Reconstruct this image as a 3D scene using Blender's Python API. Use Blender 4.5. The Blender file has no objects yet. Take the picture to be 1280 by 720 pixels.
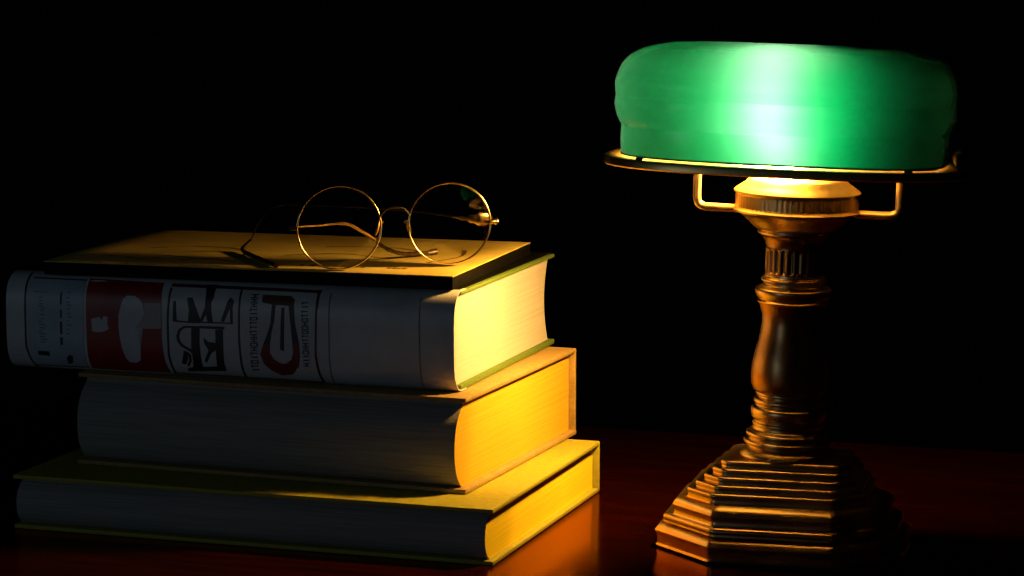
import bpy, bmesh, math, random
from mathutils import Vector, Matrix
random.seed(7)
S = 0.01                      # everything below is written in centimetres
C = bpy.context.scene.collection
sc = bpy.context.scene

# ------------------------------------------------------------------ helpers
def tag(o, label=None, cat=None, group=None, kind=None):
    for k, v in (('label', label), ('category', cat), ('group', group), ('kind', kind)):
        if v: o[k] = v
    return o

def empty(name, loc, rz, label, cat):
    o = bpy.data.objects.new(name, None); C.objects.link(o)
    o.location = Vector(loc) * S; o.rotation_euler = (0, 0, rz)
    o.empty_display_size = .02
    return tag(o, label, cat)

def build(name, bm, mat, parent=None, smooth=None):
    """bm in cm -> linked mesh object; smooth = sharp-edge angle in degrees"""
    bmesh.ops.recalc_face_normals(bm, faces=bm.faces[:])
    for v in bm.verts: v.co *= S
    me = bpy.data.meshes.new(name); bm.to_mesh(me); bm.free()
    mats = mat if isinstance(mat, (list, tuple)) else [mat]
    for m in mats: me.materials.append(m)
    if smooth is not None:
        me.polygons.foreach_set('use_smooth', [True] * len(me.polygons))
        me.set_sharp_from_angle(angle=math.radians(smooth))
    o = bpy.data.objects.new(name, me); C.objects.link(o)
    if parent: o.parent = parent
    return o

def box(bm, x0, x1, y0, y1, z0, z1, bev=0.0, seg=2):
    b = bmesh.new()
    bmesh.ops.create_cube(b, size=1)
    for v in b.verts:
        v.co = Vector((x0 + (v.co.x + .5) * (x1 - x0), y0 + (v.co.y + .5) * (y1 - y0), z0 + (v.co.z + .5) * (z1 - z0)))
    if bev: bmesh.ops.bevel(b, geom=b.edges[:], offset=bev, segments=seg, profile=.5, affect='EDGES')
    me = bpy.data.meshes.new('tmp'); b.to_mesh(me); b.free(); bm.from_mesh(me); bpy.data.meshes.remove(me)

def loft(bm, rings, closed=True, cap0=False, cap1=False):
    vs = [[bm.verts.new(p) for p in r] for r in rings]
    n = len(vs[0])
    for a, b in zip(vs, vs[1:]):
        for i in range(n if closed else n - 1):
            j = (i + 1) % n
            bm.faces.new((a[i], a[j], b[j], b[i]))
    if cap0: bm.faces.new(vs[0][::-1])
    if cap1: bm.faces.new(vs[-1])
    return vs

def lathe(bm, prof, seg=64, c=(0, 0), cap0=True, cap1=True, flute=None):
    rings = []
    for r, z in prof:
        ring = []
        for i in range(seg):
            a = 2 * math.pi * i / seg
            rr = r
            if flute and flute[0] <= z <= flute[1]:
                rr = r - flute[2] * (0.5 + 0.5 * math.cos(a * flute[3])) ** 1.0
            ring.append((c[0] + rr * math.cos(a), c[1] + rr * math.sin(a), z))
        rings.append(ring)
    loft(bm, rings, True, cap0, cap1)

def rnd(pts, n=5):
    """Catmull-Rom through 2-D/3-D points"""
    P = [Vector(p) for p in pts]; out = []
    for i in range(len(P) - 1):
        a, b = P[max(i - 1, 0)], P[i]; c, d = P[i + 1], P[min(i + 2, len(P) - 1)]
        for k in range(n):
            t = k / n
            out.append(.5 * ((2 * b) + (c - a) * t + (2 * a - 5 * b + 4 * c - d) * t * t + (3 * b - a - 3 * c + d) * t ** 3))
    out.append(P[-1]); return out

def tube(bm, pts, rad, seg=10, closed=False, flat=1.0):
    """round tube through points; rad number or list; flat squashes it sideways"""
    P = [Vector(p) for p in pts]; n = len(P)
    rads = rad if isinstance(rad, (list, tuple)) else [rad] * n
    tang = []
    for i in range(n):
        if closed: t = P[(i + 1) % n] - P[i - 1]
        else: t = P[min(i + 1, n - 1)] - P[max(i - 1, 0)]
        tang.append(t.normalized())
    up = Vector((0, 0, 1)) if abs(tang[0].z) < .9 else Vector((0, 1, 0))
    nrm = (up - tang[0] * up.dot(tang[0])).normalized()
    rings = []
    for i in range(n):
        nrm = (nrm - tang[i] * nrm.dot(tang[i])).normalized()
        bi = tang[i].cross(nrm)
        rings.append([P[i] + (nrm * math.cos(2 * math.pi * k / seg) + bi * math.sin(2 * math.pi * k / seg) * flat) * rads[i] for k in range(seg)])
    if closed:
        rings.append(rings[0])
        vs = [[bm.verts.new(p) for p in r] for r in rings[:-1]]
        for i in range(n):
            a, b = vs[i], vs[(i + 1) % n]
            for k in range(seg):
                j = (k + 1) % seg
                bm.faces.new((a[k], a[j], b[j], b[k]))
    else: loft(bm, rings, True, True, True)

# ------------------------------------------------------------------ materials
class NT:
    def __init__(s, name):
        s.m = bpy.data.materials.new(name); s.m.use_nodes = True
        s.t = s.m.node_tree; s.t.nodes.clear()
        s.out = s.n('ShaderNodeOutputMaterial')
    def n(s, t, **k):
        o = s.t.nodes.new(t)
        for a, b in k.items(): setattr(o, a, b)
        return o
    def l(s, a, b): s.t.links.new(a, b)

def obj_noise(nt, scale, detail=4, rough=.55, stretch=(1, 1, 1)):
    tc = nt.n('ShaderNodeTexCoord'); mp = nt.n('ShaderNodeMapping'); mp.inputs['Scale'].default_value = stretch
    nz = nt.n('ShaderNodeTexNoise'); nz.inputs['Scale'].default_value = scale
    nz.inputs['Detail'].default_value = detail; nz.inputs['Roughness'].default_value = rough
    nt.l(tc.outputs['Object'], mp.inputs['Vector']); nt.l(mp.outputs[0], nz.inputs['Vector'])
    return nz.outputs['Fac']

def ramp(nt, fac, stops):
    r = nt.n('ShaderNodeValToRGB'); e = r.color_ramp.elements
    while len(e) > 1: e.remove(e[-1])
    e[0].position, e[0].color = stops[0][0], (*stops[0][1], 1)
    for p, c in stops[1:]:
        q = e.new(p); q.color = (*c, 1)
    nt.l(fac, r.inputs[0]); return r.outputs[0]

def surf(name, c0, c1, scale=60, stretch=(1, 1, 1), rough=(.5, .7), metal=0, bump=0, bscale=None, bstretch=None, coat=0, coat_rough=.1, spec=.5, lo=.35, hi=.65, bdist=.0005):
    nt = NT(name); b = nt.n('ShaderNodeBsdfPrincipled')
    f = obj_noise(nt, scale, 5, .6, stretch)
    nt.l(ramp(nt, f, [(lo, c0), (hi, c1)]), b.inputs['Base Color'])
    mr = nt.n('ShaderNodeMapRange'); mr.inputs['To Min'].default_value, mr.inputs['To Max'].default_value = rough
    nt.l(f, mr.inputs['Value']); nt.l(mr.outputs[0], b.inputs['Roughness'])
    b.inputs['Metallic'].default_value = metal
    b.inputs['Specular IOR Level'].default_value = spec
    b.inputs['Coat Weight'].default_value = coat; b.inputs['Coat Roughness'].default_value = coat_rough
    if bump:
        f2 = obj_noise(nt, bscale or scale, 4, .6, bstretch or stretch)
        bp = nt.n('ShaderNodeBump'); bp.inputs['Strength'].default_value = bump; bp.inputs['Distance'].default_value = bdist
        nt.l(f2, bp.inputs['Height']); nt.l(bp.outputs[0], b.inputs['Normal'])
    nt.l(b.outputs[0], nt.out.inputs[0]); return nt.m

M = {}
leaf = (1, .35, 40)
M['page_cream'] = surf('page_cream', (.37, .36, .37), (.44, .43, .45), 90, (.25, .12, 14), (.8, .95), bump=.5, bscale=120, bstretch=(.15, .1, 16), spec=.1, bdist=.0006)
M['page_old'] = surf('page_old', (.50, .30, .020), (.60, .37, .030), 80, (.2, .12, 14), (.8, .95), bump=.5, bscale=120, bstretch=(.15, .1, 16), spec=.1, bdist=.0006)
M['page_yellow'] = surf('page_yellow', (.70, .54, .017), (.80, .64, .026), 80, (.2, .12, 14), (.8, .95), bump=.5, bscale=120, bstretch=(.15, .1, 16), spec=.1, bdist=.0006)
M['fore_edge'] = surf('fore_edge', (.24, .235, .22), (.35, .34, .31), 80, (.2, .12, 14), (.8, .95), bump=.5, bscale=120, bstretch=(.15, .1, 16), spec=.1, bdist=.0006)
M['cloth_green'] = surf('cloth_green', (.06, .11, .012), (.10, .17, .02), 500, (1, 1, 1), (.6, .8), bump=.3, bscale=1800)
M['cloth_olive'] = surf('cloth_olive', (.27, .26, .018), (.35, .33, .028), 260, (1, 1, 1), (.55, .75), bump=.25, bscale=1800)
M['cloth_tan'] = surf('cloth_tan', (.26, .17, .05), (.36, .25, .08), 300, (1, 1, 1), (.55, .75), bump=.25, bscale=1800)
M['black_cover'] = surf('black_cover', (.002, .002, .002), (.004, .004, .0035), 200, (1, 1, 1), (.6, .8), spec=.05)
M['jacket_paper'] = surf('jacket_paper', (.50, .52, .55), (.60, .62, .64), 40, (1, 1, 1), (.32, .5), spec=.4)
M['jacket_blue'] = surf('jacket_blue', (.33, .42, .50), (.40, .50, .58), 70, (1, 1, 1), (.35, .5), spec=.4)
M['print_red'] = surf('print_red', (.22, .007, .006), (.30, .012, .010), 80, (1, 1, 1), (.35, .5), spec=.4)
M['print_black'] = surf('print_black', (.012, .012, .016), (.022, .022, .03), 80, (1, 1, 1), (.4, .5), spec=.3)
M['print_brown'] = surf('print_brown', (.07, .018, .010), (.11, .028, .014), 80, (1, 1, 1), (.4, .5), spec=.3)
M['print_rust'] = surf('print_rust', (.15, .022, .016), (.20, .03, .02), 80, (1, 1, 1), (.4, .5), spec=.3)
M['print_grey'] = surf('print_grey', (.16, .16, .17), (.22, .22, .23), 80, (1, 1, 1), (.4, .5), spec=.3)
M['print_pink'] = surf('print_pink', (.42, .36, .38), (.50, .43, .45), 80, (1, 1, 1), (.4, .5), spec=.3)
M['tan_ink'] = surf('tan_ink', (.06, .03, .01), (.17, .10, .035), 300, (1, 1, 1), (.6, .8), spec=.1)
M['brass'] = surf('brass', (.50, .34, .15), (.70, .51, .25), 30, (1, 1, 1), (.25, .40), metal=1, bump=.025, bscale=300)
M['brass_satin'] = surf('brass_satin', (.72, .47, .16), (.86, .60, .24), 80, (1, 1, 1), (.30, .45), metal=1, bump=.05, bscale=400)
M['bronze'] = surf('bronze', (.18, .095, .04), (.38, .21, .09), 45, (1, 1, .5), (.26, .40), metal=1, bump=.10, bscale=160)
M['dark_metal'] = surf('dark_metal', (.02, .018, .014), (.04, .034, .025), 90, (1, 1, 1), (.3, .45), metal=.6)
M['gold_wire'] = surf('gold_wire', (.66, .50, .27), (.82, .66, .40), 200, (1, 1, 1), (.18, .3), metal=1)
M['tip_plastic'] = surf('tip_plastic', (.012, .007, .004), (.03, .014, .008), 200, (1, 1, 1), (.2, .35))

def m_cover_print():
    nt = NT('cover_print'); b = nt.n('ShaderNodeBsdfPrincipled')
    a = obj_noise(nt, 22, 6, .65); d = obj_noise(nt, 9, 3, .5)
    base = ramp(nt, a, [(.3, (.44, .34, .08)), (.55, (.60, .48, .13)), (.75, (.66, .54, .17))])
    st = ramp(nt, d, [(.40, (.72, .66, .56)), (.52, (1, 1, 1))])
    mx = nt.n('ShaderNodeMix', data_type='RGBA', blend_type='MULTIPLY'); mx.inputs[0].default_value = .8
    nt.l(base, mx.inputs[6]); nt.l(st, mx.inputs[7]); nt.l(mx.outputs[2], b.inputs['Base Color'])
    b.inputs['Roughness'].default_value = .55; b.inputs['Specular IOR Level'].default_value = .25
    nt.l(b.outputs[0], nt.out.inputs[0]); return nt.m
M['cover_print'] = m_cover_print()

def m_table():
    nt = NT('mahogany'); b = nt.n('ShaderNodeBsdfPrincipled')
    tc = nt.n('ShaderNodeTexCoord'); mp = nt.n('ShaderNodeMapping')
    mp.inputs['Rotation'].default_value = (0, 0, 0); mp.inputs['Scale'].default_value = (1.2, 16, 1)
    nz = nt.n('ShaderNodeTexNoise'); nz.inputs['Scale'].default_value = 9; nz.inputs['Detail'].default_value = 8; nz.inputs['Distortion'].default_value = .6
    nt.l(tc.outputs['Object'], mp.inputs[0]); nt.l(mp.outputs[0], nz.inputs[0])
    nt.l(ramp(nt, nz.outputs[0], [(.3, (.006, .0002, .0001)), (.5, (.013, .0004, .0002)), (.7, (.024, .0008, .0003))]), b.inputs['Base Color'])
    b.inputs['Roughness'].default_value = .5; b.inputs['Specular IOR Level'].default_value = 0
    gl = nt.n('ShaderNodeBsdfGlossy'); gl.inputs['Color'].default_value = (1, .40, .11, 1)   # amber varnish
    sm = obj_noise(nt, 14, 6, .65); mr = nt.n('ShaderNodeMapRange')
    mr.inputs['To Min'].default_value, mr.inputs['To Max'].default_value = .10, .22
    nt.l(sm, mr.inputs[0]); nt.l(mr.outputs[0], gl.inputs['Roughness'])
    bp = nt.n('ShaderNodeBump'); bp.inputs['Strength'].default_value = .08; bp.inputs['Distance'].default_value = .0004
    nt.l(nz.outputs[0], bp.inputs['Height']); nt.l(bp.outputs[0], b.inputs['Normal']); nt.l(bp.outputs[0], gl.inputs['Normal'])
    fr = nt.n('ShaderNodeFresnel'); fr.inputs[0].default_value = 1.5
    mx = nt.n('ShaderNodeMixShader'); nt.l(fr.outputs[0], mx.inputs[0]); nt.l(b.outputs[0], mx.inputs[1]); nt.l(gl.outputs[0], mx.inputs[2])
    nt.l(mx.outputs[0], nt.out.inputs[0]); return nt.m
M['mahogany'] = m_table()

def m_shade():
    """cased glass: green outside, opal white inside, lets the bulb through"""
    nt = NT('green_cased_glass')
    geo = nt.n('ShaderNodeNewGeometry')
    thick = obj_noise(nt, 14, 3, .5, (1, 1, 2.2))
    tr = nt.n('ShaderNodeBsdfTranslucent')
    nt.l(ramp(nt, thick, [(.3, (.00001, .0066, .0070)), (.7, (.00002, .0096, .0098))]), tr.inputs[0])
    def lobe(col, r, ior, dist='BECKMANN'):
        rf = nt.n('ShaderNodeBsdfRefraction', distribution=dist); rf.inputs['Color'].default_value = (*col, 1)
        rf.inputs['Roughness'].default_value = r; rf.inputs['IOR'].default_value = ior
        return rf
    core = lobe((.0062, .0175, .0540), .72, 1.50)
    wide = lobe((.00003, .0780, .0860), 1.0, 1.62, 'GGX')
    m0 = nt.n('ShaderNodeMixShader'); m0.inputs[0].default_value = .5
    nt.l(core.outputs[0], m0.inputs[1]); nt.l(wide.outputs[0], m0.inputs[2])
    m1 = nt.n('ShaderNodeMixShader'); m1.inputs[0].default_value = .5
    nt.l(tr.outputs[0], m1.inputs[1]); nt.l(m0.outputs[0], m1.inputs[2])
    di = nt.n('ShaderNodeBsdfDiffuse')
    cm = nt.n('ShaderNodeMix', data_type='RGBA'); nt.l(geo.outputs['Backfacing'], cm.inputs[0])
    cm.inputs[6].default_value = (.004, .10, .055, 1); cm.inputs[7].default_value = (.33, .33, .25, 1)
    nt.l(cm.outputs[2], di.inputs[0])
    m2 = nt.n('ShaderNodeMixShader'); m2.inputs[0].default_value = .5
    nt.l(m1.outputs[0], m2.inputs[1]); nt.l(di.outputs[0], m2.inputs[2])
    gl = nt.n('ShaderNodeBsdfGlossy'); gl.inputs['Roughness'].default_value = .12
    fr = nt.n('ShaderNodeFresnel'); fr.inputs[0].default_value = 1.45
    m3 = nt.n('ShaderNodeMixShader')
    mul = nt.n('ShaderNodeMath', operation='MULTIPLY'); mul.inputs[1].default_value = .6
    nt.l(fr.outputs[0], mul.inputs[0]); nt.l(mul.outputs[0], m3.inputs[0])
    nt.l(m2.outputs[0], m3.inputs[1]); nt.l(gl.outputs[0], m3.inputs[2])
    nt.l(m3.outputs[0], nt.out.inputs[0]); return nt.m
M['shade'] = m_shade()

BULB = 1680
def m_bulb():
    nt = NT('lit_bulb'); e = nt.n('ShaderNodeEmission')
    e.inputs[0].default_value = (1, .50, .10, 1); e.inputs[1].default_value = BULB
    nt.l(e.outputs[0], nt.out.inputs[0]); return nt.m
M['bulb'] = m_bulb()

def m_lens():
    nt = NT('lens_glass'); g = nt.n('ShaderNodeBsdfGlossy'); g.inputs['Roughness'].default_value = .02
    t = nt.n('ShaderNodeBsdfTransparent'); t.inputs[0].default_value = (.97, .97, .96, 1)
    fr = nt.n('ShaderNodeFresnel'); fr.inputs[0].default_value = 1.5
    mx = nt.n('ShaderNodeMixShader'); ml = nt.n('ShaderNodeMath', operation='MULTIPLY'); ml.inputs[1].default_value = .75; nt.l(fr.outputs[0], ml.inputs[0]); nt.l(ml.outputs[0], mx.inputs[0]); nt.l(t.outputs[0], mx.inputs[1]); nt.l(g.outputs[0], mx.inputs[2])
    nt.l(mx.outputs[0], nt.out.inputs[0]); return nt.m
M['lens'] = m_lens()

# ------------------------------------------------------------------ table
bm = bmesh.new(); box(bm, -110, 110, -60, 60, -3.2, 0, .45, 4)
tb = build('table', bm, M['mahogany'], None, 40)
tb.location = Vector((-10, 121, 0)) * S; tb.rotation_euler = (0, 0, math.radians(-18))
tag(tb, 'dark polished mahogany tabletop carrying the book stack and the lamp', 'table')

# ------------------------------------------------------------------ books
def page_block(bm, x0, x1, front, back, z0, z1, nz=22, nx=2):
    """front(t), back(t) give the y of the block's two long sides at height t"""
    rows = []
    for k in range(nz + 1):
        t = k / nz; z = z0 + (z1 - z0) * t
        rows.append((front(t), back(t), z))
    L = [[bm.verts.new((x, r[0], r[2])) for x in (x0, x1)] for r in rows]
    B = [[bm.verts.new((x, r[1], r[2])) for x in (x0, x1)] for r in rows]
    for k in range(nz):
        bm.faces.new((L[k][0], L[k][1], L[k + 1][1], L[k + 1][0]))
        bm.faces.new((B[k][0], B[k + 1][0], B[k + 1][1], B[k][1]))
        for s in (0, 1):
            bm.faces.new((L[k][s], L[k + 1][s], B[k + 1][s], B[k][s]))
    bm.faces.new((L[0][0], B[0][0], B[0][1], L[0][1]))
    bm.faces.new((L[-1][0], L[-1][1], B[-1][1], B[-1][0]))

def board(bm, x0, x1, y0, y1, z0, z1, warp=0.0, bev=.06):
    """a cover board, very slightly warped so that its long edges are not ruler straight"""
    n = 14
    b = bmesh.new(); box(b, x0, x1, y0, y1, z0, z1, 0)
    bmesh.ops.bevel(b, geom=b.edges[:], offset=bev, segments=2, profile=.5, affect='EDGES')
    for k in range(1, n):
        x = x0 + (x1 - x0) * k / n
        bmesh.ops.bisect_plane(b, geom=b.verts[:] + b.edges[:] + b.faces[:], plane_co=(x, 0, 0), plane_no=(1, 0, 0))
    for v in b.verts:
        t = (v.co.x - x0) / (x1 - x0)
        v.co.z += warp * (math.sin(t * 5.1 + 1) * .6 + math.sin(t * 11) * .3)
    me = bpy.data.meshes.new('tmp'); b.to_mesh(me); b.free(); bm.from_mesh(me); bpy.data.meshes.remove(me)

def cloth_book(name, FR, rz, L, W, h, z0, label, cover, pages, rec, bul, tb, lean=0.0):
    """hardback lying flat, fore-edge to the camera, spine away; origin = front right bottom corner"""
    t = empty(name, (FR[0], FR[1], z0), rz, label, 'book')
    bm = bmesh.new(); board(bm, -L, 0, 0 + lean, W, h - tb, h, .02); build('front_cover', bm, cover, t, 40)
    bm = bmesh.new(); board(bm, -L, lean * .8, -lean, W, 0, tb, .0); build('back_cover', bm, cover, t, 40)
    bm = bmesh.new(); box(bm, -L, 0, W - .02, W + .28, 0, h, .09, 3); build('spine', bm, cover, t, 40)
    bm = bmesh.new()
    f = lambda s: rec - bul * (1 - abs(2 * min(1, s * 1.06) - 1) ** 2.4) ** .8 + lean * (s - .5)
    page_block(bm, -L + .32, -.36, f, lambda s: W - .12, tb + .004, h - tb - .004)
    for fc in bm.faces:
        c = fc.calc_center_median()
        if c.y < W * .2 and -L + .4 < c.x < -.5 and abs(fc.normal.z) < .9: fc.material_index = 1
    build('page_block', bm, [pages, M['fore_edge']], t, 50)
    return t

B1 = cloth_book('hardback_book', (-1.0, 139.33), math.radians(-18.4), 28.46, 19.58, 3.06, .005,
    'wide thin green hardback at the bottom of the stack, lying on the table', M['cloth_olive'], M['page_yellow'], .5, .75, .24)
B2 = cloth_book('hardback_book', (-2.55, 143.15), math.radians(-20.4), 23.75, 18.2, 5.22, 3.09,
    'thick tan hardback with plain page edges, in the middle of the stack', M['cloth_tan'], M['page_old'], .55, 1.15, .25, .15)

# --- the jacketed book on top of them
a3 = math.radians(-17.97); H3 = 5.55; L3 = 27.04; W3 = 17.85; Z3 = 8.33
B3 = empty('hardback_book', (-2.92, 145.1, Z3), a3,
    'thick hardback in a pale printed dust jacket with a red panel on its spine', 'book')
def spine_y(t, bulge=1.15):
    return .25 - bulge * max(0, 1 - abs(2 * t - 1) ** 4.2) ** .66
bm = bmesh.new(); board(bm, -L3, 0, .45, W3, .0, .30, .0); build('back_cover', bm, M['cloth_green'], B3, 40)
bm = bmesh.new(); board(bm, -L3, 0, .45, W3, H3 - .26, H3 - .03, .015); build('front_cover', bm, M['cloth_green'], B3, 40)
bm = bmesh.new()
page_block(bm, -L3 + .35, -.30, lambda t: spine_y(.04 + .92 * t) + .12, lambda t: W3 - .45 - .75 * (1 - abs(2 * t - 1) ** 2), .304, H3 - .264, 28)
build('page_block', bm, M['page_cream'], B3, 50)
# dust jacket: spine sheet bent over the round back, and a black front panel on the board
NTT = 40
bm = bmesh.new()
prof = [(.75, .02)]
sp_t = [k / NTT for k in range(NTT + 1)]
outer = [(spine_y(t), .02 + (H3 - .0) * t) for t in sp_t]
outer = [(1.2, .0)] + outer + [(1.2, H3 + .02)]
def shell(bm, prof, x0, x1, th, nx=24):
    rows = []
    n = len(prof)
    inner = []
    for i, (y, z) in enumerate(prof):
        p0 = prof[max(i - 1, 0)]; p1 = prof[min(i + 1, n - 1)]
        d = Vector((p1[0] - p0[0], p1[1] - p0[1])).normalized()
        inner.append((y + d.y * th, z - d.x * th))
    xs = [x0 + (x1 - x0) * k / nx for k in range(nx + 1)]
    wob = [.03 * math.sin(x * .55 + 1.3) + .02 * math.sin(x * 1.7) for x in xs]
    ring = lambda pr: [[bm.verts.new((x, y + (w if abs(z - H3 / 2) < H3 * .45 else 0), z)) for (y, z) in pr] for x, w in zip(xs, wob)]
    A, Bv = ring(prof), ring(inner)
    for k in range(nx):
        for i in range(n - 1):
            bm.faces.new((A[k][i], A[k + 1][i], A[k + 1][i + 1], A[k][i + 1]))
            bm.faces.new((Bv[k][i], Bv[k][i + 1], Bv[k + 1][i + 1], Bv[k + 1][i]))
        for i in (0, n - 1):
            bm.faces.new((A[k][i], Bv[k][i], Bv[k + 1][i], A[k + 1][i]))
    for k in (0, nx):
        for i in range(n - 1):
            bm.faces.new((A[k][i], A[k][i + 1], Bv[k][i + 1], Bv[k][i]))
shell(bm, outer, -L3 - .02, .05, .05)
jk = build('jacket_spine', bm, M['jacket_paper'], B3, 35)
bm = bmesh.new(); box(bm, -L3 + .02, -.12, .62, W3 - .15, H3 + .024, H3 + .06, .012, 1); build('jacket_front', bm, M['black_cover'], B3, 40)

# spine print: polygons given in (u, v): u cm from the left end, v 0..1 up the spine
def uv(x, y):
    dx = x - 640; u = (dx + 623) / (20.7 + .002 * dx)
    yt = 343 + (x - 17) * .0415; yb = 457 + (x - 17) * .0557
    return u, (yb - y) / (yb - yt)
def printed(name, polys, mat, off=.012, parent=jk):
    bm = bmesh.new()
    for p in polys:
        p = [uv(*q) for q in p]
        b = bmesh.new()
        vs = [b.verts.new((u - L3, v, 0)) for u, v in p]
        f = b.faces.new(vs); bmesh.ops.triangulate(b, faces=[f])
        for k in range(1, 40):
            bmesh.ops.bisect_plane(b, geom=b.verts[:] + b.edges[:] + b.faces[:], plane_co=(0, k / 40, 0), plane_no=(0, 1, 0))
        for k in range(1, 50):
            bmesh.ops.bisect_plane(b, geom=b.verts[:] + b.edges[:] + b.faces[:], plane_co=(-L3 + L3 * k / 50, 0, 0), plane_no=(1, 0, 0))
        for v in b.verts:
            x, t = v.co.x, min(max(v.co.y, .01), .99)
            e = .01
            y = spine_y(t); z = .02 + H3 * t
            d = Vector((spine_y(min(t + e, 1)) - spine_y(max(t - e, 0)), H3 * 2 * e)).normalized()
            w = .03 * math.sin(x * .55 + 1.3) + .02 * math.sin(x * 1.7)
            v.co = Vector((x, y + w - d.y * (off + .02), z + d.x * (off + .02)))
        me = bpy.data.meshes.new('tmp'); b.to_mesh(me); b.free(); bm.from_mesh(me); bpy.data.meshes.remove(me)
    return build(name, bm, mat, parent, 60)
def Z(ox, oy, k, pts): return [(ox + x / k, oy + y / k) for x, y in pts]
def bar(x0, y0, x1, y1, w):
    d = Vector((x1 - x0, y1 - y0)); n = Vector((-d.y, d.x)).normalized() * w / 2
    return [(x0 + n.x, y0 + n.y), (x1 + n.x, y1 + n.y), (x1 - n.x, y1 - n.y), (x0 - n.x, y0 - n.y)]
printed('blue_panel', [[(42, 348), (112, 351), (112, 456), (45, 453), (42, 430)]], M['jacket_blue'], .004)
printed('red_panel', [[(115, 351), (208, 356), (210, 380), (210, 420), (212, 445), (215, 463), (116, 458)]], M['print_red'], .004)
printed('white_emblem', [Z(110, 350, 6, [(340, 118), (312, 140), (296, 190), (278, 260), (277, 330), (284, 400), (300, 490), (322, 560), (348, 594), (400, 598), (432, 580), (440, 500), (425, 450), (412, 400), (398, 348), (440, 300), (472, 240), (462, 175), (430, 140), (395, 120)]),
    Z(110, 350, 6, [(72, 282), (130, 268), (150, 290), (165, 262), (195, 270), (192, 330), (205, 350), (170, 372), (120, 378), (76, 370)])], M['jacket_paper'], .010)
printed('pink_stem', [Z(110, 350, 6, [(470, 168), (595, 172), (600, 250), (596, 352), (490, 352), (402, 342), (445, 300), (474, 240)])], M['print_pink'], .012)
blk, brn, rust, gry = [], [], [], []
def flush(name):
    global blk
    printed(name, blk, M['print_black'], .018); blk = []
# left panel lines and its two columns of small print
blk += [bar(40, 344, 40, 430, 1.8), bar(40, 430, 46, 456, 1.8), bar(46, 350, 112, 353, 1.2), bar(46, 453, 112, 456, 1.2)]
gry += [bar(50, 365, 68, 366, 1)]
y = 371
while y < 428:
    w = random.uniform(3, 9); x = 56 + random.uniform(0, 4)
    gry.append(bar(x, y, x + w, y + .4, 1.3)); y += random.uniform(2.6, 5)
for (ya, yb, w) in ((366, 380, 2.2), (386, 396, 2), (400, 415, 2.8), (419, 428, 3)): blk.append(bar(84.5, ya, 84.5, yb, w))
y = 366
while y < 417:
    x = 91 + random.uniform(0, 2); gry.append(bar(x, y, x + random.uniform(2, 6), y + .6, 1.4)); y += random.uniform(3, 6)
blk += [[(54, 435), (68, 436), (68, 441.5), (54, 440)], [(89, 444), (93, 440), (97, 442), (95, 450), (89, 452)]]
flush('panel_marks'); printed('small_print', gry, M['print_grey'], .014); gry = []
# framed panels
brn += [bar(219, 358.3, 405, 366.2, 3.2), bar(218.5, 463, 406, 475, 1.8)]
blk += [bar(219.5, 361, 217.5, 400, 2), bar(217.5, 400, 218, 440, 2), bar(218, 440, 221, 463, 2)]
flush('frame_rule')
blk += [bar(306.5, 363, 306, 420, 1.8), bar(306, 420, 309, 469, 2)]
brn += [bar(403, 366, 403, 385, 3), bar(402.5, 385, 401.5, 440, 2), bar(401.5, 440, 406, 474, 2.4)]
flush('frame_rule')
# large woodcut letters in the left frame
G = lambda pts: Z(210, 350, 5.76, pts)
blk += [G([(84, 150), (100, 150), (108, 278), (82, 282)]), G([(84, 276), (240, 290), (240, 300), (84, 288)]),
        G([(182, 128), (216, 126), (250, 205), (278, 282), (272, 300), (235, 298), (192, 285), (200, 210)]),
        G([(300, 48), (370, 48), (366, 130), (352, 160), (356, 230), (368, 296), (332, 296), (318, 235), (290, 288), (276, 286), (312, 190), (312, 110)]),
        G([(488, 128), (514, 150), (508, 185), (480, 212), (446, 290), (424, 288), (452, 210), (470, 150)]),
        G([(490, 200), (506, 190), (508, 296), (494, 302)]), G([(280, 288), (508, 296), (508, 306), (280, 298)])]
blk += [G([(215, 318), (272, 320), (268, 440), (280, 612), (212, 612), (220, 560), (212, 470)]),
        G([(160, 318), (215, 316), (215, 330), (160, 334), (136, 352), (124, 385), (128, 415), (150, 445), (214, 482), (214, 506), (190, 486), (138, 458), (112, 425), (106, 385), (122, 342)]),
        G([(158, 486), (186, 500), (180, 552), (162, 584), (136, 578), (150, 530)]),
        G([(188, 500), (206, 520), (206, 560), (180, 600), (170, 592), (192, 556)]),
        G([(270, 318), (448, 324), (446, 344), (270, 334)]), G([(384, 344), (436, 344), (438, 600), (386, 600)]),
        G([(300, 400), (330, 428), (386, 436), (386, 486), (352, 506), (312, 574), (302, 560), (334, 486), (306, 440)]),
        G([(172, 612), (200, 606), (440, 598), (442, 634), (168, 636)])]
flush('large_letters')
# loop shaped figure in the right frame
K = lambda pts: Z(200, 340, 5.14, pts)
brn += [K([(690, 150), (870, 158), (896, 180), (892, 216), (760, 208), (690, 194)])]
blk += [K([(755, 208), (776, 210), (770, 300), (752, 372), (742, 440), (700, 450), (726, 385), (748, 320)]),
        K([(862, 214), (894, 216), (904, 330), (928, 440), (886, 440), (878, 340)]),
        K([(816, 225), (834, 225), (830, 492), (806, 480)])]
rust += [K([(700, 450), (742, 440), (738, 500), (760, 540), (800, 566), (840, 570), (878, 545), (890, 500), (886, 440), (928, 440), (934, 520), (920, 590), (870, 640), (800, 645), (740, 612), (700, 570), (680, 510)])]
flush('loop_outline')
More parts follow.
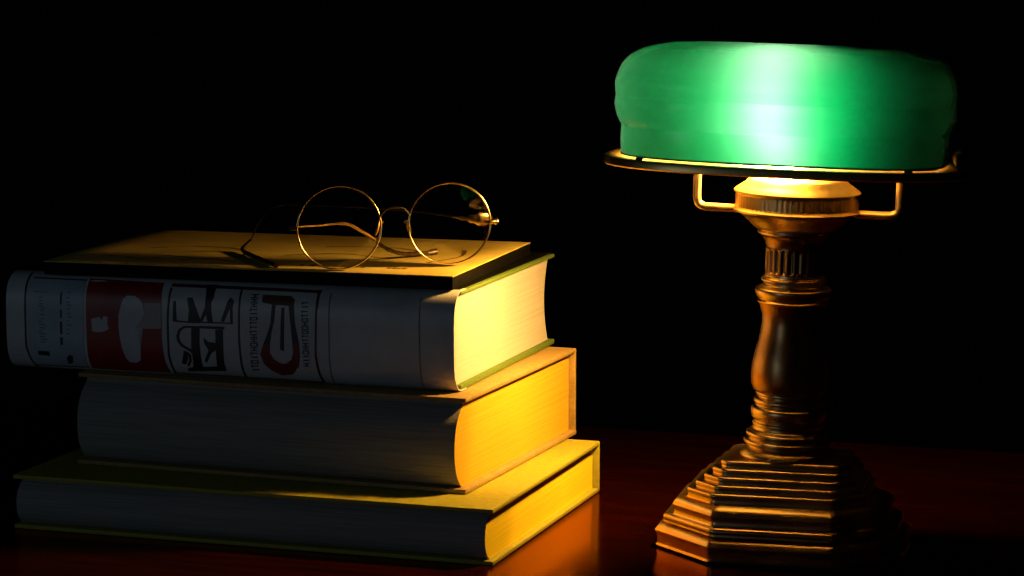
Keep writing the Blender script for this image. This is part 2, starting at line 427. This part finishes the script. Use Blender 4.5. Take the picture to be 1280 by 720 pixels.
# two columns of small lettering, turned on their side
def letters(xc, slope, y0, y1, wid, step):
    y = y0
    while y < y1:
        k = random.choice('HEOLINTB'); h = step * .62; x0 = xc + (y - y0) * slope - wid / 2; x1 = x0 + wid
        if k in 'HEB': blk.append(bar(x0, y, x1, y, 1.1)); blk.append(bar(x0, y + h, x1, y + h, 1.1)); blk.append(bar((x0 + x1) / 2, y, (x0 + x1) / 2, y + h, 1))
        elif k == 'O':
            blk.append(bar(x0, y, x1, y, 1)); blk.append(bar(x0, y + h, x1, y + h, 1)); blk.append(bar(x0, y, x0, y + h, 1)); blk.append(bar(x1, y, x1, y + h, 1))
        elif k in 'LT': blk.append(bar(x0, y + h * .4, x1, y + h * .4, 1.2)); blk.append(bar(x0, y, x0, y + h, 1))
        else: blk.append(bar(x0, y + h * .3, x1, y + h * .3, 1.5))
        y += step
letters(324.5, 0, 369, 462, 8, 5.2); flush('side_lettering')
letters(388, .02, 377, 455, 7, 4.9); flush('side_lettering')
for b_ in (bar(418, 368, 419, 477, .9), bar(530.5, 373, 532, 482, 1)): printed('hinge_line', [b_], M['print_grey'], .014)
printed('frame_lines', brn, M['print_brown'], .016)
printed('red_loop', rust, M['print_rust'], .016)

# --- thin black book lying on top
Z4 = Z3 + H3 + .065; H4 = .78; L4 = 24.25; W4 = 16.0; a4 = math.radians(-15.6)
B4 = empty('thin_book', (-3.22, 145.2, Z4), a4,
    'thin black-edged book with a cream printed cover, under the spectacles', 'book')
bm = bmesh.new(); box(bm, -L4, 0, 0, W4, 0, H4 - .07, .05, 2); build('bound_block', bm, M['black_cover'], B4, 40)
bm = bmesh.new(); board(bm, -L4 + .0, .02, -.02, W4 + .02, H4 - .068, H4, .012, .02); build('printed_cover', bm, M['cover_print'], B4, 40)
bm = bmesh.new()
x = -9.6
while x < -3.6:                                  # a row of faint small print near the front edge
    w = random.choice((.12, .2, .28, .4)); y0 = 2.0 + random.uniform(-.03, .03)
    if random.random() < .85: box(bm, x, x + w, y0, y0 + random.uniform(.28, .5), H4 + .014, H4 + .02)
    x += w + random.choice((.07, .09, .2))
build('printed_line', bm, M['tan_ink'], B4)
for (pts, r) in (([(-22, 3.0), (-19, 4.2), (-16, 3.4), (-14.2, 5.2), (-15.5, 8), (-18.5, 8.6), (-21, 7)], .07), ([(-17, 2.4), (-15.2, 3.1), (-13.6, 2.6)], .08), ([(-20.5, 3), (-19.4, 2.4), (-18.5, 3.1)], .09),
                 ([(-12, 6), (-9, 7.5), (-6, 6.5), (-4, 8.5), (-7, 11), (-11, 10.5)], .08), ([(-3, 5), (-2, 8), (-2.6, 11)], .07)):
    P = rnd([(p[0], p[1], 0) for p in pts], 6); bm = bmesh.new()
    for p, q in zip(P, P[1:]):
        d = (q - p); n = Vector((-d.y, d.x, 0)).normalized() * r * 1.5 * random.uniform(.5, 1.3)
        vs = [bm.verts.new(v + Vector((0, 0, H4 + .018))) for v in (p + n, q + n, q - n, p - n)]
        bm.faces.new(vs)
    build('cover_drawing', bm, M['tan_ink'], B4)

# ------------------------------------------------------------------ spectacles
gz = Z4 + H4 + .012
GL = Vector((-9.50, 147.28, 0)); ag = math.radians(17.6)
T = empty('spectacles', (GL.x, GL.y, gz), ag, 'round gold wire-rimmed spectacles, folded, standing on the stack', 'spectacles')
RL = 2.30; RX = 2.375; DX = 6.32
def w2g(p):                                       # world point (cm) -> spectacles' own frame
    d = Vector((p[0] - GL.x, p[1] - GL.y, 0)); d.rotate(Matrix.Rotation(-ag, 3, 'Z'))
    return (d.x, d.y, p[2] - gz)
for k, (cx, rz_) in enumerate(((0, RL), (DX, RL - .03))):
    zc = rz_ + .09 + (.05 if k else 0)
    ring = [(cx + RX * math.cos(a), 0, zc + rz_ * math.sin(a)) for a in [2 * math.pi * i / 72 for i in range(72)]]
    bm = bmesh.new(); tube(bm, ring, .056, 10, True); rim = build('rim', bm, M['gold_wire'], T, 60)
    bm = bmesh.new()
    nr, ns = 7, 48
    for side in (0, 1):
        c0 = None; rows = []
        for i in range(nr + 1):
            r = i / nr; yy = -.44 * (1 - r * r) + (0 if side else .09) * 1 + (.0)
            rows.append([bm.verts.new((cx + (RX - .03) * r * math.cos(a), yy, zc + (rz_ - .03) * r * math.sin(a))) for a in [2 * math.pi * q / ns for q in range(ns)]] if i else [bm.verts.new((cx, yy, zc))])
        for q in range(ns): bm.faces.new((rows[0][0], rows[1][q], rows[1][(q + 1) % ns]))
        for i in range(1, nr):
            for q in range(ns): bm.faces.new((rows[i][q], rows[i + 1][q], rows[i + 1][(q + 1) % ns], rows[i][(q + 1) % ns]))
    build('lens', bm, M['lens'], T, 60)
zc = RL + .1
bm = bmesh.new(); tube(bm, rnd([(RX - .06, 0, zc + .55), (RX + .3, -.12, zc + .95), (DX / 2, -.18, zc + 1.02), (DX - RX - .3, -.12, zc + .95), (DX - RX + .06, 0, zc + .55)], 6), .06, 8)
build('bridge', bm, M['dark_metal'], T, 60)
for s, px in ((1, RX), (-1, DX - RX)):
    bm = bmesh.new()                               # nose pad: a small oval disc on a wire arm
    b = bmesh.new(); bmesh.ops.create_uvsphere(b, u_segments=16, v_segments=10, radius=1)
    for v in b.verts: v.co = Vector((px - s * .12 + v.co.x * .12 + v.co.z * .1 * s, .42 + v.co.y * .22, zc - .12 + v.co.z * .46))
    me = bpy.data.meshes.new('tmp'); b.to_mesh(me); b.free(); bm.from_mesh(me); bpy.data.meshes.remove(me)
    pad = build('nose_pad', bm, M['brass_satin'], T, 60)
    bm = bmesh.new(); tube(bm, rnd([(px - s * .02, .03, zc + .25), (px + s * .2, .25, zc + .2), (px - s * .05, .42, zc - .05)], 5), .035, 6); build('pad_arm', bm, M['gold_wire'], pad, 60)
# end pieces and hinges
bm = bmesh.new(); tube(bm, [(DX + RX - .02, .0, zc + .03), (DX + RX + .18, .02, zc + .03), (DX + RX + .36, .1, zc + .03)], [.11, .13, .15], 10)
b = bmesh.new(); bmesh.ops.create_uvsphere(b, u_segments=14, v_segments=8, radius=.2)
for v in b.verts: v.co += Vector((DX + RX + .36, .12, zc + .03))
me = bpy.data.meshes.new('tmp'); b.to_mesh(me); b.free(); bm.from_mesh(me)
build('hinge', bm, M['gold_wire'], T, 60)
bm = bmesh.new(); tube(bm, [(-RX + .02, .0, zc + .03), (-RX - .2, .02, zc + .03), (-RX - .36, .1, zc + .03)], [.1, .12, .12], 10); build('hinge', bm, M['gold_wire'], T, 60)
# right temple folded behind the lenses, hooked at its end
pts = [(DX + RX + .36, .16, zc + .04), (DX + RX + .1, .5, zc + .08), w2g((-2.32, 150.00, 17.33)), w2g((-3.32, 150.25, 17.40)), w2g((-5.14, 150.45, 17.65)), w2g((-7.65, 150.45, 17.86)), w2g((-11.08, 150.25, 18.04)), w2g((-13.09, 150.25, 17.99)), w2g((-14.19, 151.66, 17.09)), w2g((-15.10, 154.58, 15.57))]
P = rnd(pts, 5); n = len(P)
bm = bmesh.new(); tube(bm, P, [.36 if 5 < i < 9 else (.24 if i in (4, 5, 9, 10) else (.14 if i in (2, 3, 11, 12, 13) else .055)) for i in range(n)], 10, False, .22)  # broad gold stretch near the hinge stands in for a bright lens reflection
bm.faces.ensure_lookup_table()
for fc in bm.faces:
    if sum(1 for v in fc.verts for p in P[16:] if (v.co - p).length < .3): fc.material_index = 1
tp = build('temple', bm, [M['gold_wire'], M['dark_metal']], T, 60)
bm = bmesh.new(); tube(bm, rnd([w2g((-15.10, 154.58, 15.59)), w2g((-15.66, 155.68, 15.02)), w2g((-15.51, 154.68, 14.89)), w2g((-14.30, 151.46, 14.87)), w2g((-13.12, 148.54, 14.87))], 6), [.07] * 6 + [.11] * 6 + [.13] * 12 + [.16], 10); build('ear_tip', bm, M['tip_plastic'], tp, 60)
# left temple folded the other way
pts = [(-RX - .36, .14, zc + .03), (-RX - .1, .5, zc + .05), w2g((-10.58, 148.34, 17.14)), w2g((-9.27, 148.94, 17.16)), w2g((-8.46, 149.35, 16.73)), w2g((-7.65, 150.05, 16.12))]
P = rnd(pts, 5)
bm = bmesh.new(); tube(bm, P, [.06] * (len(P) - 12) + [.1] * 12, 10, False, .6); tp = build('temple', bm, M['brass_satin'], T, 60)
bm = bmesh.new(); tube(bm, rnd([w2g((-7.65, 150.05, 16.12)), w2g((-7.25, 150.95, 15.62)), w2g((-6.35, 152.36, 15.07)), w2g((-4.94, 153.98, 14.89)), w2g((-4.38, 154.48, 14.92))], 6), [.1] * 8 + [.12] * 12 + [.2] * 5, 10); build('ear_tip', bm, M['tip_plastic'], tp, 60)

# ------------------------------------------------------------------ desk lamp
aL = math.radians(-13.5); AX = (14.96, 144.0)
LMP = empty('desk_lamp', (AX[0], AX[1], -.475), aL, "lit banker's desk lamp with green glass shade on a stepped brass base", 'lamp')
LMP.scale = (1.014, 1.014, 1.014)
# local frame: +x along the shade, -y towards the camera
def octo(A, B, c, z, r=.22, dx=0, n=4):
    cs = [(A, -(B - c)), (A, B - c), (A - c, B), (-(A - c), B), (-A, B - c), (-A, -(B - c)), (-(A - c), -B), (A - c, -B)]
    out = []
    for i, p in enumerate(cs):
        p = Vector(p); q0 = Vector(cs[i - 1]); q1 = Vector(cs[(i + 1) % 8])
        rr = min(r, (p - q0).length * .4, (p - q1).length * .4)
        a = p + (q0 - p).normalized() * rr; b = p + (q1 - p).normalized() * rr
        for k in range(n + 1):
            t = k / n; w = a * (1 - t) ** 2 + p * 2 * t * (1 - t) + b * t * t
            out.append((w.x + dx, w.y, z))
    return out
def lerp(a, b, t): return [x + (y - x) * t for x, y in zip(a, b)]
# (half length, half depth, corner cut, sideways shift) of each tier
P7 = (6.75, 5.2, 3.45, -.12); P6 = (6.3, 4.95, 3.1, -.12); P5 = (5.75, 4.65, 2.55, -.10); P4 = (4.8, 4.0, 1.6, -.22); P0 = (3.35, 2.5, .42, .08)
prof = []
def q(p, z, d=0): prof.append(((p[0] - d, p[1] - d, p[2] - d * .58, p[3]), z))
def nose(p, z, h, w, d0=0, n=6, bulge=.07):
    """a softly convex bevel of height h and width w"""
    for k in range(n + 1):
        u = k / n; b = bulge * math.sin(math.pi * u)
        q(p, z + h * u + b * .7, d0 + w * u - b)
q(P7, .47, .2); q(P7, .58, .06); q(P7, .70, .14); q(P7, 1.12, .12); q(P7, 1.25, .06); q(P7, 1.36, 0)
nose(P7, 1.40, .44, .60)
q(P6, 1.90, .04); q(P6, 2.0, .07); q(P6, 2.13, .02); nose(P6, 2.18, .17, .17, .02, 4, .03)
q(P5, 2.40, .03); q(P5, 2.52, .09); q(P5, 2.70, .08); q(P5, 2.85, .01)
nose(P5, 2.93, .46, .50)
P45 = (5.15, 4.3, 1.8, -.28)
q(P4, 3.44, -.02); q(P4, 3.56, .04); q(P4, 3.72, .04); q(P4, 3.83, .0)
NS = 4
for s_ in range(NS + 1):
    p = lerp(P4, P0, s_ / NS); z = 3.86 + (5.36 - 3.86) * (s_ / NS)
    nose(p, z, .13, .13, 0, 4, .025)
    if s_ < NS:
        p2 = lerp(P4, P0, (s_ + 1.0) / NS); q(p2, z + .145, .03); q(p2, z + .22, .05); q(p2, z + .33, .0)
q(P0, 5.52, .5)
bm = bmesh.new(); loft(bm, [octo(p[0], p[1], max(p[2], .1), z, .2, p[3]) for p, z in prof], True, True, True)
base = build('base', bm, M['brass'], LMP, 32)
# turned foot, baluster and collars
foot = [(2.4, 5.42), (2.5, 5.50), (2.52, 5.55), (2.40, 5.72), (2.27, 5.86), (2.14, 5.98), (2.12, 6.05), (2.26, 6.1), (2.34, 6.22), (2.32, 6.34), (2.18, 6.42), (2.1, 6.47), (2.16, 6.55), (2.24, 6.66), (2.2, 6.78), (2.02, 6.86),
        (1.9, 6.95), (1.88, 7.1), (1.92, 7.25), (1.84, 7.36), (1.88, 7.45), (1.97, 7.58), (2.02, 7.78), (2.03, 7.95), (1.97, 8.1), (1.84, 8.18), (1.8, 8.26), (1.88, 8.36), (1.9, 8.48), (1.84, 8.6), (1.73, 8.66), (1.72, 8.74), (1.8, 8.82), (1.79, 8.92), (1.72, 8.98)]
bm = bmesh.new(); lathe(bm, [tuple(p) for p in rnd(foot, 3)], 72); build('turned_foot', bm, M['brass'], LMP, 40)
bal = [(1.8, 8.985), (1.93, 9.03), (2.04, 9.3), (2.09, 9.7), (2.08, 10.2), (2.0, 10.75), (1.87, 11.3), (1.73, 11.9), (1.64, 12.5), (1.62, 12.9), (1.68, 13.3), (1.80, 13.68), (1.84, 13.75)]
bm = bmesh.new(); lathe(bm, [tuple(p) for p in rnd(bal, 4)], 72); build('baluster', bm, M['bronze'], LMP, 40)
neck = [(1.9, 13.76), (1.94, 13.84), (1.86, 13.95), (1.93, 14.05), (2.03, 14.25), (2.06, 14.4), (2.0, 14.54), (1.8, 14.62), (1.64, 14.7), (1.62, 14.82), (1.72, 14.9), (1.76, 15.0), (1.7, 15.1), (1.56, 15.16)]
bm = bmesh.new(); lathe(bm, [tuple(p) for p in rnd(neck, 3)] + [(1.55, 15.3)], 72, (0, 0)); build('collar', bm, M['brass'], LMP, 40)
bm = bmesh.new()
fl = [(1.54, 15.31)] + [(1.56, 15.36 + .1 * k) for k in range(14)] + [(1.54, 16.72), (1.58, 16.85), (1.62, 17.0), (1.72, 17.2), (1.86, 17.36), (1.98, 17.44)]
lathe(bm, fl, 240, (0, 0), True, True, (15.4, 16.62, .09, 24)); build('fluted_neck', bm, M['bronze'], LMP, 40)
bowl = [(2.0, 17.445), (2.04, 17.55), (2.02, 17.66), (2.2, 17.75), (2.42, 17.95), (2.68, 18.2), (2.98, 18.44), (3.2, 18.56)]
bm = bmesh.new(); lathe(bm, [tuple(p) for p in rnd(bowl, 4)], 80, (0, 0)); build('cup', bm, M['brass'], LMP, 40)
cap = [(3.24, 18.565), (3.34, 18.6), (3.36, 18.7), (3.28, 18.78)]
bm = bmesh.new()
pr = cap + [(3.27, 18.82)] + [(3.27, 18.86 + .08 * k) for k in range(9)] + [(3.27, 19.56), (3.34, 19.62), (3.36, 19.72), (3.28, 19.8), (3.05, 19.95), (2.75, 20.15), (2.6, 20.3), (2.45, 20.36), (1.2, 20.42)]
lathe(bm, pr, 288, (0, 0), True, True, (18.85, 19.52, .035, 72)); cp = build('knurled_cap', bm, M['brass_satin'], LMP, 32)
# two bent brass arms that carry the rim
for s in (-1, 1):
    bm = bmesh.new()
    tube(bm, [(s * 3.1 + 0, 0, 18.62)] + rnd([(s * 4.6 + 0, 0, 18.62), (s * 5.05 + 0, 0, 18.66), (s * 5.3 + 0, 0, 18.85), (s * 5.38 + 0, 0, 19.2)], 5) + [(s * 5.38 + 0, 0, 20.4), (s * 5.38 + 0, 0, 21.0)], .22, 12)
    build('shade_arm', bm, M['brass_satin'], LMP, 50)
# oval rim, shade centre sits towards the camera
CN = -.9; CR = -.5
def sup(a, b, z, n=2.6, N=128, cx=CR, cy=CN):
    out = []
    for i in range(N):
        t = 2 * math.pi * i / N; c, s = math.cos(t), math.sin(t)
        out.append((cx + a * math.copysign(abs(c) ** (2 / n), c), cy + b * math.copysign(abs(s) ** (2 / n), s), z))
    return out
bm = bmesh.new()
A, B = 9.65, 5.75
R = [sup(A - 1.35, B - 1.8, 21.02, cy=CN + .5), sup(A - .1, B - .1, 20.96), sup(A, B, 21.04), sup(A, B, 21.34), sup(A - .05, B - .05, 21.42), sup(A - .2, B - .2, 21.44), sup(A - 1.35, B - 1.8, 21.34, cy=CN + .5), sup(A - 1.35, B - 1.8, 21.02, cy=CN + .5)]
loft(bm, R)
rimo = build('rim', bm, M['brass_satin'], LMP, 40)
for s in (-1, 1):                                  # straps across the rim that sit on the arms
    bm = bmesh.new(); box(bm, s * 5.38 - .35, s * 5.38 + .35, CN - 4.3, CN + 4.3, 21.02, 21.2, .04); build('cross_strap', bm, M['brass_satin'], rimo, 40)
# small dark thumbscrew at the right end of the rim
bm = bmesh.new(); lathe(bm, [(.12, 21.3), (.14, 21.5), (.3, 21.75), (.55, 22.1), (.6, 22.25), (.5, 22.35), (.2, 22.4)], 24, (CR + A - .75, CN)); build('thumbscrew', bm, M['dark_metal'], rimo, 40)
# the glass
GA, GB = 8.5, 4.85
gp = [(0, 0), (.03, .3), (.05, .8), (.04, 1.3), (.03, 1.5), (.09, 1.62), (.22, 1.85), (.35, 2.25), (.41, 2.6), (.385, 2.92), (.35, 3.08), (.385, 3.26), (.42, 3.7), (.30, 4.25), (.06, 4.75), (-.35, 5.17), (-1.05, 5.52), (-2.0, 5.74), (-2.9, 5.82), (-3.8, 5.85)]
bm = bmesh.new()
zg = 21.54
rings = []
for off, dz in [tuple(p) for p in rnd(gp, 4)]:
    k = off
    bb = GB + (off if off > -.4 else -.4 + (off + .4) * .86)
    rings.append(sup(GA + off, max(bb, .4), zg + dz, 2.9 if dz < 4 else 2.75, 144, CR - .2, CN))
loft(bm, rings, True, False, True)
sh = build('glass_shade', bm, M['shade'], LMP, 60)
# thick fire-polished lip round the bottom of the glass, with four small brass feet on the rim
bm = bmesh.new(); tube(bm, sup(GA, GB, zg, 2.9, 144, CR - .2, CN), .05, 8, True); build('glass_lip', bm, M['shade'], sh, 60)
for sx in (-1, 1):
    for sy in (-1, 1):
        bm = bmesh.new(); box(bm, CR - .2 + sx * 6.9 - .2, CR - .2 + sx * 6.9 + .2, CN + sy * (GB - .75) - .2, CN + sy * (GB - .75) + .2, 21.3, 21.56, .05); build('shade_rest', bm, M['dark_metal'], rimo, 40)
# socket and bulb
BX, BY = -1.85, 2.2
bm = bmesh.new()
lathe(bm, [(1.35, 20.43), (1.35, 20.6), (1.1, 20.65), (1.1, 20.8), (.8, 20.88)], 40, (-.9, .8)); sk = build('socket', bm, M['brass_satin'], LMP, 40)
bm = bmesh.new()                                  # upright plate added beside the bulb to darken the shade's right end
P = rnd([(-1.5, 20.9, 0), (-1.75, 22.5, 0), (-1.85, 24.5, 0), (-1.5, 25.7, 0), (-.8, 26.3, 0), (0, 26.5, 0), (.8, 26.3, 0), (1.5, 25.7, 0), (1.85, 24.5, 0), (1.75, 22.5, 0), (1.5, 20.9, 0)], 4)
loft(bm, [[(x, p.x + 1.7, p.y) for p in P] for x in (.25, .4)], True, True, True)
build('light_baffle', bm, M['dark_metal'], LMP, 40)
bm = bmesh.new()
rings = []
for k in range(1, 17):
    t = k / 17; a = math.pi * t
    z = 20.9 + 4.7 * (1 - math.cos(a)) / 2
    r = 1.05 * math.sin(a) ** .85 * (.72 + .28 * min(1, t * 1.8))
    rings.append([(BX * min(1, t * 1.5 + .2) + r * math.cos(b_), BY * min(1, t * 1.5 + .2) + r * math.sin(b_), z) for b_ in [2 * math.pi * i / 20 for i in range(20)]])
loft(bm, rings, True, True, True)
build('bulb', bm, M['bulb'], LMP, 60)

# the column leans a little on its base
lean = Matrix.Translation((0, 0, .055)) @ Matrix.Rotation(math.radians(1.5), 4, 'Y') @ Matrix.Translation((0, 0, -.055))
for o in LMP.children:
    if o.name != 'base': o.matrix_local = lean

# ------------------------------------------------------------------ light, camera, output
w = bpy.data.worlds.new('World'); sc.world = w; w.use_nodes = True
bgn = w.node_tree.nodes['Background']; bgn.inputs[0].default_value = (.3, .4, .55, 1); bgn.inputs[1].default_value = .0004
ld = bpy.data.lights.new('room_light', 'AREA'); ld.shape = 'DISK'; ld.size = .5; ld.energy = FILL if 'FILL' in globals() else .95; ld.specular_factor = .4; ld.color = (.60, .82, 1)
lo = bpy.data.objects.new('room_light', ld); C.objects.link(lo)
lo.location = (-1.35, .15, .34); lo.rotation_euler = (Vector((-.14, 1.5, .1)) - lo.location).to_track_quat('-Z', 'Y').to_euler()

cam = bpy.data.cameras.new('camera'); co = bpy.data.objects.new('camera', cam); C.objects.link(co)
co.location = (0, 0, .3405); co.rotation_euler = (math.radians(90 - 7.836), 0, 0)
cam.sensor_width = 36; cam.lens = 36 * 3367.5 / 1280; cam.clip_start = .01; cam.clip_end = 50
sc.camera = co
sc.view_settings.view_transform = 'Standard'; sc.view_settings.look = 'None'; sc.view_settings.exposure = 0; sc.view_settings.gamma = 1
sc.render.filter_size = 1.8
sc.cycles.max_bounces = 10; sc.cycles.transparent_max_bounces = 16
sc.cycles.sample_clamp_indirect = 6
sc.cycles.caustics_reflective = False; sc.cycles.caustics_refractive = False
